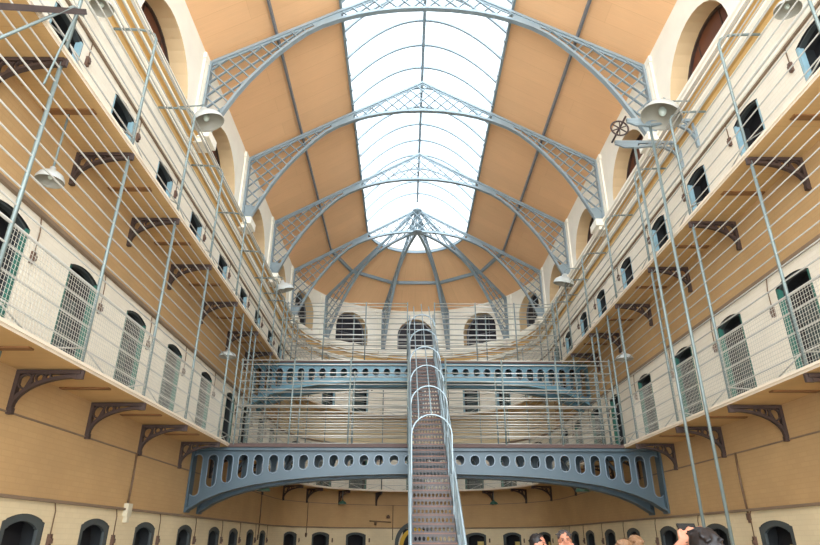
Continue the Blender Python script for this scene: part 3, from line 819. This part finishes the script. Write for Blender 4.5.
# ------------------------------------------------------------------ staircase
SLOPE = .725
YT, ZT = 17.22, 4.85
def stz(y): return ZT-(YT-y)*SLOPE
yb = YT-(ZT-FLOOR)/SLOPE
stt = thing('staircase', 'steep pale steel staircase with perforated risers climbing to both footbridges', 'staircase', ((STX0+STX1)/2, yb, FLOOR))
nst = 43; rise = (ZT-FLOOR)/nst; run = rise/SLOPE
tm = None
for k in range(nst):
    z = FLOOR+rise*(k+1); y = yb+run*k
    mb = MB()
    if tm is None:
        mb.box((STX0, y-.012, z-.02), (STX1, y+run+.004, z)); o1 = mb.build('tread', nosing_m, stt)
        mb = MB(); nc, nr_ = 10, 1
        za, zb = z-rise, z-.02
        w = (STX1-STX0-.04)/nc; outer = [(STX0, za), (STX1, za), (STX1, zb), (STX0, zb)]
        hs = []
        for c in range(nc):
            xc = STX0+.02+w*(c+.5); zc = za+(zb-za)*.44; hr = w*.36; vr = (zb-za)*.27
            hs.append([(xc+hr*math.cos(2*PI*j/8), zc+vr*math.sin(2*PI*j/8)) for j in range(8)])
        mb.plate(outer, hs, lambda a, b, t: (a, y+t, b), -.006, .006); o2 = mb.build('riser', stair_d, stt)
        tm = (o1, o2)
    else:
        for o in tm:
            c = o.copy(); COL.objects.link(c); c.parent = stt; c.location = (0, run*k*S, rise*k*S)
def par(y, h): return stz(y)+h
for x, nm in ((STX0-.035, 'left'), (STX1+.035, 'right')):
    mb = MB(); mb.bar((x, yb+.02, stz(yb+.02)+.05), (x, YT+.02, stz(YT)+.04), .05, .17); mb.build('stringer', stair_m, stt)
    for h, r in ((.44, .014), (.62, .012), (.82, .024)):
        mb = MB(); mb.tube([(x, yb+.2, par(yb+.2, h)), (x, YT, par(YT, h))], r, 6); mb.build('handrail' if h > .8 else 'mid_rail', stair_m, stt)
    for k in range(12):
        y = yb+.25+k*(YT-yb-.3)/11; mb = MB(); mb.tube([(x, y, par(y, .08)), (x, y, par(y, .82))], .016, 6); mb.build('baluster', stair_m, stt)
# cage over the upper flights: hoops and long bars
HC = 1.68; HR = .36
ycs = [10.93, 12.0, 12.95, 13.96, 15.08, 16.25]; YE = 17.2
xc = (STX0+STX1)/2
def hoop_pt(y, a, rr=HR): return (xc-rr*math.cos(a), y, par(y, HC-.26)+.36*math.sin(a))
for i, y in enumerate(ycs):
    pts = [(xc-HR, y, par(y, .05))]+[hoop_pt(y, PI*k/14) for k in range(15)]+[(xc+HR, y, par(y, .05))]
    mb = MB(); mb.strip(pts, .05, .02, (0, 1, 0)); mb.build('cage_hoop', stair_m, stt)
for k, a in enumerate((0.0, .28, .5, .72, 1.0)):
    A = PI*a
    mb = MB(); mb.tube([hoop_pt(ycs[0], A), hoop_pt(YE, A)], .013, 6); mb.build('cage_bar', stair_m, stt)
for sg in (-1, 1):
    for h in (1.0,):
        mb = MB(); mb.tube([(xc+sg*HR, ycs[0], par(ycs[0], h)), (xc+sg*HR, YE, par(YE, h))], .013, 6); mb.build('cage_bar', stair_m, stt)

# ------------------------------------------------------------------ hoist on the right, barrier on the left
h = thing('rope_hoist', 'grey iron hoist with spoked wheel projecting from the right cornice', 'hoist', (XR, 9.4, 6.6))
for y in (9.06, 9.74):
    mb = MB(); mb.bar((XR, y, 7.2), (4.13, y, 7.2), .05, .06)
    pts = [(XR-.03, y, 6.6), (XR-.05, y, 6.8), (XR-.14, y, 6.98), (XR-.32, y, 7.09), (XR-.6, y, 7.12), (4.5, y, 7.08), (4.13, y, 7.17)]
    mb.strip(pts, .05, .045, (0, 1, 0)); mb.box((XR-.05, y-.03, 6.6), (XR, y+.03, 7.2))
    for cx_, r in ((5.18, .07), (4.98, .05), (4.82, .04)): mb.strip([(cx_+r*math.cos(2*PI*k/12), y, 7.14-.3*(r-.03)+r*.6*math.sin(2*PI*k/12)) for k in range(12)], .03, .02, (0, 1, 0), closed=True)
    mb.plate([(4.13, 7.22), (4.13, 7.15), (4.3, 7.07), (4.55, 7.07), (4.6, 7.22)], [], lambda a, b, t: (a, y+t, b), -.02, .02)
    mb.build('bracket_arm', blue_iron, h)
mb = MB(); mb.tube([(4.1, 9.0, 7.24), (4.1, 9.8, 7.24)], .02, 8); mb.build('axle', bracket_m, h)
mb = MB(); R_ = .165; cw = (4.08, 9.3, 7.2)
mb.tube([(cw[0]+R_*math.cos(2*PI*k/24), cw[1], cw[2]+R_*math.sin(2*PI*k/24)) for k in range(24)], .018, 6, closed=True)
for k in range(3): a = PI*k/3+.4; mb.bar((cw[0]+R_*math.cos(a), cw[1], cw[2]+R_*math.sin(a)), (cw[0]-R_*math.cos(a), cw[1], cw[2]-R_*math.sin(a)), .018, .018)
mb.build('spoked_wheel', bracket_m, h)
for y, x, lab in ((9.06, 4.55, 'tall thin steel guide pole hanging from the hoist, nearer of the two'), (9.72, 4.50, 'tall thin steel guide pole hanging from the hoist, farther of the two')):
    mb = MB(); mb.tube([(x, y, FLOOR), (x, y, 7.06)], .026, 8); o = mb.build('guide_pole', post_m, loc=W((x, y, FLOOR))); tag(o, lab, 'pole', 'guide poles of the hoist')
b = thing('railing_brace', 'dark bar and stay rods on the first left top gallery post, corner of frame', 'brace', (-3.66, 5.0, 5.4))
mb = MB(); mb.bar((-3.655, 5.03, 5.46), (-3.64, 3.68, 4.07), .05, .06); mb.build('main_bar', bracket_m, b)
mb = MB(); mb.tube([(-3.655, 5.03, 5.43), (-3.64, 4.82, 5.31), (-3.64, 3.84, 3.72)], .016, 6); mb.build('stay_rod', post_m, b)
mb = MB(); mb.tube([(-3.655, 5.03, 5.4), (-3.64, 4.90, 5.3), (-3.64, 4.75, 4.17)], .012, 6); mb.build('stay_rod', post_m, b)

# ------------------------------------------------------------------ lamps
def lamp(p, mount, lab, r=.3, hgt=.26, tilt=(0, 0), col=None, arm=None, group=None, name='gallery_lamp'):
    col = col or shade_m
    o = thing(name, lab, 'lamp', p, 0, group)
    M = Matrix.Rotation(tilt[0], 4, 'X') @ Matrix.Rotation(tilt[1], 4, 'Y')
    prof = [(r, 0), (r*.97, hgt*.25), (r*.82, hgt*.55), (r*.5, hgt*.8), (r*.22, hgt*.95), (r*.2, hgt*1.2), (.012, hgt*1.25)]
    inn = [(r*.2, hgt*.93), (r*.48, hgt*.78), (r*.79, hgt*.53), (r*.94, hgt*.24), (r*.97, .0), (r, 0)]
    mb = MB(); mb.lathe(prof, 24, 0, M); s_ = mb.build('lamp_shade', col, o, world=False)
    mb = MB(); mb.lathe([(.001, hgt*.9)]+inn, 24, 0, M); mb.build('shade_lining', shade_in, s_, world=False, fix=False)
    mb = MB(); mb.ellipsoid(M @ Vector((0, 0, hgt*.45)), (r*.2, r*.2, r*.28), 10); mb.build('bulb', bulb_m, o, world=False)
    top = M @ Vector((0, 0, hgt*1.2)); q = Vector(mount)-Vector(p)
    mb = MB()
    if arm: pts = [top, top+Vector((0, 0, .1)), Vector((top.x+(q.x-top.x)*.15, top.y, q.z)), q]
    else: pts = [top, q]
    mb.tube(pts, .014, 6); mb.build('lamp_arm' if arm else 'lamp_stem', post_m, o, world=False)
GL = 'large pale lamps high on the cornice'
lamp((-3.66, 9.0, 7.02), (XL+.17, 9.0, 7.38), 'large pale grey lamp on an arm, left cornice beside the nearest truss foot', .30, .26, (.15, -.35), arm=True, group=GL)
lamp((-3.66, 16.75, 6.86), (XL+.10, 16.75, 7.28), 'pale lamp on the left cornice near the curved end', .30, .26, (.2, -.25), arm=True, group=GL)
lamp((4.63, 8.75, 7.03), (XR-.17, 8.75, 7.4), 'large grey lamp above the hoist wheel on the right cornice', .36, .3, (.0, .35), arm=True, group=GL)
lamp((4.60, 16.0, 6.80), (XR-.10, 16.0, 7.28), 'pale lamp on the right cornice near the curved end', .30, .26, (.2, .2), arm=True, group=GL)
lamp((-4.15, 6.0, 6.58), (XL, 6.0, 7.0), 'round pale lamp at the top left frame edge above the top gallery', .16, .14, (0, -.1), arm=True, group=GL)
lamp((5.12, 5.87, 6.52), (XR, 5.87, 7.0), 'round pale lamp at the top right frame edge above the top gallery', .17, .14, (0, .1), arm=True, group=GL)
UL = 'lamps hanging under the upper gallery'
lamp((-4.15, 5.97, 3.80), (-4.15, 5.97, 4.785), 'white lamp hanging under the left upper gallery, nearest the camera', .16, .16, group=UL)
lamp((-4.05, 13.3, 3.80), (-4.05, 13.3, 4.785), 'small lamp hanging under the left upper gallery above the lower footbridge', .2, .15, group=UL)
lamp((5.05, 13.35, 3.80), (5.05, 13.35, 4.785), 'small lamp hanging under the right upper gallery above the lower footbridge', .2, .15, group=UL)
LL = 'green lamps under the lower gallery'
lamp((-4.2, 6.05, 1.16), (-4.2, 6.05, 1.785), 'green lamp cut by the left frame edge under the lower gallery', .13, .12, col=green_sh, group=LL)
lamp((-3.98, 18.0, 1.25), (-3.98, 18.0, 1.785), 'green lamp under the left end of the lower footbridge', .19, .17, col=green_sh, group=LL)
lamp((4.92, 17.5, 1.22), (4.92, 17.5, 1.785), 'green lamp under the right end of the lower footbridge', .19, .17, col=green_sh, group=LL)
for x, sd in ((-2.42, 'left'), (3.5, 'right')):
    yy = YC+math.sqrt((RW-.4)**2-(x-CX)**2)
    lamp((x, yy, 1.28), (x, yy, 1.785), 'small green lamp under the curved gallery, %s of the stair' % sd, .16, .13, col=green_sh, group=LL)

# conduits and boxes
def conduit(s, z0, z1, lab, box=None):
    c = thing('wall_conduit', lab, 'conduit', pos(s, 0, z0), heading(s))
    m = MB(); m.tube([(0, -.02, 0), (0, -.03, (z1-z0)*.5), (0, -.02, z1-z0)], .016, 6); m.build('pipe', conduit_m, c, world=False)
    if box: m = MB(); kb = .8 if box == 1 else .4; m.box((-.1*kb, -.09*kb, -.16*kb), (.1*kb, 0, .08*kb)); m.box((-.05*kb, -.08*kb, -.27*kb), (.06*kb, 0, -.16*kb), 0); m.build('junction_box', boxm if box == 1 else lock_m, c, world=False)
conduit(sl(10.32), .46, 1.31, 'conduit with pale junction box on the left wall between two ground floor doors', 1)
conduit(sr(10.05), .36, 1.31, 'conduit with brown box on the right wall below a lower bracket', 2)
conduit(sl(19.9), .1, 1.31, 'thin conduit on the left wall behind the lower footbridge', 2)
conduit(sa(-57), .2, 1.31, 'conduit on the curved wall left of the stair, above a ground floor door', 2)
conduit(sa(-11), .0, 1.31, 'conduit on the curved wall close beside the stair')
p = thing('valve_pipe', 'short horizontal pipe with a valve on the curved wall left of the stair', 'pipe', pos(sa(-16), 0, .7), heading(sa(-16)))
m = MB(); m.tube([(-.55, -.04, 0), (.35, -.04, -.04)], .022, 6); m.build('pipe', conduit_m, p, world=False)
m = MB(); m.lathe([(0, -.09), (.05, -.09), (.05, .03), (0, .03)], 8, 0, Matrix.Translation((-.3, -.05, -.07))); m.build('valve', conduit_m, p, world=False)
m = MB(); m.lathe([(0, 0), (.07, .01), (.08, .07), (.02, .13), (0, .13)], 10, 0, Matrix.Translation((.22, -.09, .1))); m.build('alarm_bell', lock_m, p, world=False)

# ------------------------------------------------------------------ people (metres, local: +y is the way the person faces)
def rem(o, v):
    md = o.modifiers.new('Remesh', 'REMESH'); md.mode = 'VOXEL'; md.voxel_size = v; md.use_smooth_shade = True
    sm = o.modifiers.new('Smooth', 'SMOOTH'); sm.factor = .5; sm.iterations = 3
    return o
def person(xy, face, H, lab, hair, top, arms, long_hair=False, pitch=0.0, phone=None, sleeves=.5):
    k = H/1.72
    root = thing('person', lab, 'person', (xy[0], xy[1], FLOOR), face)
    V = lambda x, y, z: Vector((x, y, z))*k
    mb = MB()
    mb.capsule(V(0, 0, .98), V(0, -.01, 1.16), .135*k, .125*k); mb.capsule(V(-.07, 0, 1.3), V(.07, 0, 1.3), .115*k, .115*k)
    mb.capsule(V(-.07, 0, .93), V(.07, 0, .93), .11*k, .11*k)
    mb.capsule(V(-.16, -.01, 1.39), V(.16, -.01, 1.39), .058*k, .058*k)
    mb.capsule(V(0, -.01, 1.38), V(0, .01, 1.52), .058*k, .052*k)
    for sg in (-1, 1):
        mb.capsule(V(sg*.09, 0, .9), V(sg*.1, .01, .5), .085*k, .055*k); mb.capsule(V(sg*.1, .01, .5), V(sg*.1, -.02, .09), .055*k, .036*k)
        mb.capsule(V(sg*.1, -.04, .05), V(sg*.11, .14, .03), .04*k, .03*k)
    # head
    HM = Matrix.Rotation(pitch, 3, 'X'); hc = V(0, .02, 1.60)
    def hp(x, y, z): return hc + HM @ (Vector((x, y, z))*k)
    mb.ellipsoid(hp(0, -.008, .02), (.074*k, .093*k, .098*k), 18, M=HM); mb.ellipsoid(hp(0, .022, -.045), (.055*k, .064*k, .068*k), 14, M=HM)
    mb.capsule(hp(0, .086, .01), hp(0, .106, -.022), .010*k, .015*k); mb.capsule(hp(0, .07, -.088), hp(0, .06, -.09), .02*k, .02*k)
    for sg in (-1, 1): mb.ellipsoid(hp(sg*.077, -.005, -.005), (.01*k, .022*k, .032*k), 10, M=HM)
    for sg, (el, wr) in zip((-1, 1), arms):
        sh = V(sg*.185, -.01, 1.385); el = Vector(el)*k; wr = Vector(wr)*k
        mb.capsule(sh, el, .05*k, .04*k); mb.capsule(el, wr, .04*k, .027*k)
        d = (wr-el).normalized()
        if phone: d = (d*.35+(Vector(phone)*k-wr).normalized()).normalized()
        side = d.cross(Vector((0, 0, 1)));  side = side.normalized() if side.length > .1 else Vector((1, 0, 0))
        if phone: side = Vector((0, .25, 1)).normalized(); side = (side-d*side.dot(d)).normalized()
        nn = d.cross(side)
        pm = wr+d*.05*k
        mb.capsule(wr, pm, .024*k, .026*k); mb.capsule(pm-side*.022*k, pm+side*.022*k, .018*k, .018*k)
        for q, ln in zip((-.03, -.01, .01, .03), (.9, 1.0, 1.06, .95)):
            a = pm+side*q*k+d*.02*k; b = a+d*.034*ln*k+nn*.006*k; c = b+d*.022*ln*k+nn*.018*k*(1 if sg > 0 else -1); mb.capsule(a, b, .0095*k, .009*k, 8); mb.capsule(b, c, .009*k, .0078*k, 8)
        a = wr+d*.02*k+side*.025*k; b = a+side*.03*k+d*.025*k; mb.capsule(a, b, .011*k, .010*k, 8); mb.capsule(b, b+d*.025*k, .010*k, .008*k, 8)
    body = rem(mb.build('body', skin_m, root, raw=True, fix=False), .0075)
    mb = MB()
    mb.capsule(V(0, 0, .96), V(0, -.01, 1.16), .15*k, .14*k); mb.capsule(V(-.07, 0, 1.3), V(.07, 0, 1.3), .128*k, .128*k); mb.capsule(V(-.165, -.01, 1.385), V(.165, -.01, 1.385), .068*k, .068*k)
    for sg, (el, wr) in zip((-1, 1), arms):
        sh = V(sg*.185, -.01, 1.385); el = Vector(el)*k; mb.capsule(sh, sh.lerp(el, sleeves), .062*k, .058*k)
    rem(mb.build('shirt', top, root, raw=True, fix=False), .014)
    mb = MB(); mb.capsule(V(-.07, 0, .93), V(.07, 0, .93), .123*k, .123*k)
    for sg in (-1, 1): mb.capsule(V(sg*.09, 0, .9), V(sg*.1, .01, .5), .1*k, .07*k); mb.capsule(V(sg*.1, .01, .5), V(sg*.1, -.02, .1), .07*k, .06*k)
    rem(mb.build('trousers', denim, root, raw=True, fix=False), .014)
    for sg in (-1, 1):
        mb = MB(); mb.capsule(V(sg*.1, -.05, .045), V(sg*.115, .16, .035), .05*k, .042*k); mb.box(V(sg*.105-.045, -.1, 0), V(sg*.105+.05, .2, .02)); rem(mb.build('shoe', shoe_m, root, raw=True, fix=False), .012)
    # hair: cap built from overlapping locks
    mb = MB(); mb.ellipsoid(hp(0, -.026, .042), (.085*k, .094*k, .088*k), 16, M=HM); mb.ellipsoid(hp(0, -.045, -.005), (.08*k, .072*k, .085*k), 14, M=HM)
    rnd = random.Random(int(abs(xy[0])*100)+3)
    for q in range(46):
        a = rnd.uniform(0, 2*PI); e = rnd.uniform(.15, 1.4); dx = math.cos(a)*math.cos(e); dy = math.sin(a)*math.cos(e)*1.05-.22; dz = math.sin(e)
        if dy > .55 and dz < .6: continue
        p0 = hp(dx*.078, dy*.088, .04+dz*.085); p1 = hp(dx*.09+rnd.uniform(-.03, .03), dy*.1+rnd.uniform(-.03, .03), .03+dz*.085); mb.capsule(p0, p1, .013*k, .008*k, 6)
    if long_hair:
        for q in range(15):
            x = -.07+.01*q; mb.capsule(hp(x, -.06, .02), hp(x*1.1, -.085+rnd.uniform(-.01, .01), -.25+rnd.uniform(-.03, .03)), .026*k, .014*k, 8)
    rem(mb.build('hair', hair, root, raw=True, fix=False), .007)
    for sg in (-1, 1):
        mb = MB(); mb.ellipsoid(hp(sg*.031, .078, .008), (.012*k, .008*k, .007*k), 10, M=HM); mb.build('eye', eye_m, root, raw=True)
        mb = MB(); mb.capsule(hp(sg*.018, .086, .026), hp(sg*.046, .076, .027), .004*k, .003*k, 6); mb.build('eyebrow', hair, root, raw=True)
    mb = MB(); mb.capsule(hp(-.02, .083, -.052), hp(.02, .083, -.052), .006*k, .006*k, 8); mb.build('mouth', lip_m, root, raw=True)
    return root
DOWN = [((-.25, -.03, 1.1), (-.26, .06, .86)), ((.25, -.03, 1.1), (.26, .06, .86))]
UPF = [((-.27, .12, 1.27), (-.09, .26, 1.49)), ((.27, .12, 1.27), (.09, .26, 1.49))]
person((1.29, 6.35), PI+.9, 1.66, 'dark-haired person in profile at the bottom edge, right of the stair, looking right', hair_d, cloth_n, DOWN)
person((1.69, 6.9), PI-.15, 1.71, 'person with short greying hair raising both hands to the face at the bottom edge', hair_g, cloth_g, [((-.25, .2, 1.28), (-.075, .17, 1.49)), ((.25, .2, 1.28), (.075, .17, 1.49))], phone=(0, .16, 1.6))
person((1.79, 5.35), .3, 1.60, 'light-haired person half hidden at the bottom edge beside a brown-haired head', hair_b, cloth_w, DOWN)
person((2.03, 5.75), -.1, 1.64, 'brown-haired person at the bottom edge in front of a far right cell door', hair_b, cloth_r, DOWN)
# woman with both arms raised to hold a phone above her head
person((1.35, 2.95), .25, 1.66, 'person with long dark hair, arms raised, photographing the roof with a phone', hair_d, cloth_r, [((-.24, .16, 1.46), (.03, .23, 1.635)), ((.32, .10, 1.53), (.2, .20, 1.655)) ], True, .25, (.12, .25, 1.69), .45)
ph = MB(); c = Vector((1.35, 2.95, 0))*S
M = Matrix.Translation(Vector((c.x, c.y, 0))) @ Matrix.Rotation(.25, 4, 'Z')
ph.box((-.06, -.006, -.034), (.06, .006, .034)); ph.ellipsoid((-.055, .006, .022), (.006, .004, .006), 8)
pl = M @ Vector((.12, .268, 1.655)); o = ph.build('phone', phone_m, raw=True); o.location = pl; o.rotation_euler = (-.3, 0, .25); tag(o, 'black phone held up in the raised hands of the dark-haired person', 'phone')

# ------------------------------------------------------------------ sky, exposure
ZEN, HOR = .7, 2.2
w = bpy.data.worlds.new('sky'); SC.world = w; w.use_nodes = True; nt = w.node_tree
bg = nt.nodes['Background']; tc = nt.nodes.new('ShaderNodeTexCoord'); nz = nt.nodes.new('ShaderNodeTexNoise'); nz.inputs['Scale'].default_value = 3.5; nz.inputs['Detail'].default_value = 6
cr = nt.nodes.new('ShaderNodeValToRGB'); cr.color_ramp.elements[0].position = .38; cr.color_ramp.elements[0].color = (.74, .88, 1, 1); cr.color_ramp.elements[1].position = .6; cr.color_ramp.elements[1].color = (1, 1, 1, 1)
nt.links.new(tc.outputs['Generated'], nz.inputs['Vector']); nt.links.new(nz.outputs['Fac'], cr.inputs['Fac']); nt.links.new(cr.outputs['Color'], bg.inputs['Color'])
sx = nt.nodes.new('ShaderNodeSeparateXYZ'); nt.links.new(tc.outputs['Generated'], sx.inputs[0])
mr = nt.nodes.new('ShaderNodeMapRange'); mr.interpolation_type = 'SMOOTHSTEP'; mr.inputs['From Min'].default_value = -.2; mr.inputs['From Max'].default_value = -1.0
mr.inputs['To Min'].default_value = ZEN; mr.inputs['To Max'].default_value = HOR      # added fill: sky brightened behind the camera, through the open hall end
nt.links.new(sx.outputs['Y'], mr.inputs['Value']); nt.links.new(mr.outputs['Result'], bg.inputs['Strength'])

SC.view_settings.view_transform = 'Standard'; SC.view_settings.look = 'None'; SC.view_settings.gamma = 1; SC.view_settings.use_curve_mapping = False
SC.view_settings.exposure = 1.85
SC.cycles.max_bounces = 12; SC.cycles.diffuse_bounces = 8; SC.cycles.transparent_max_bounces = 16
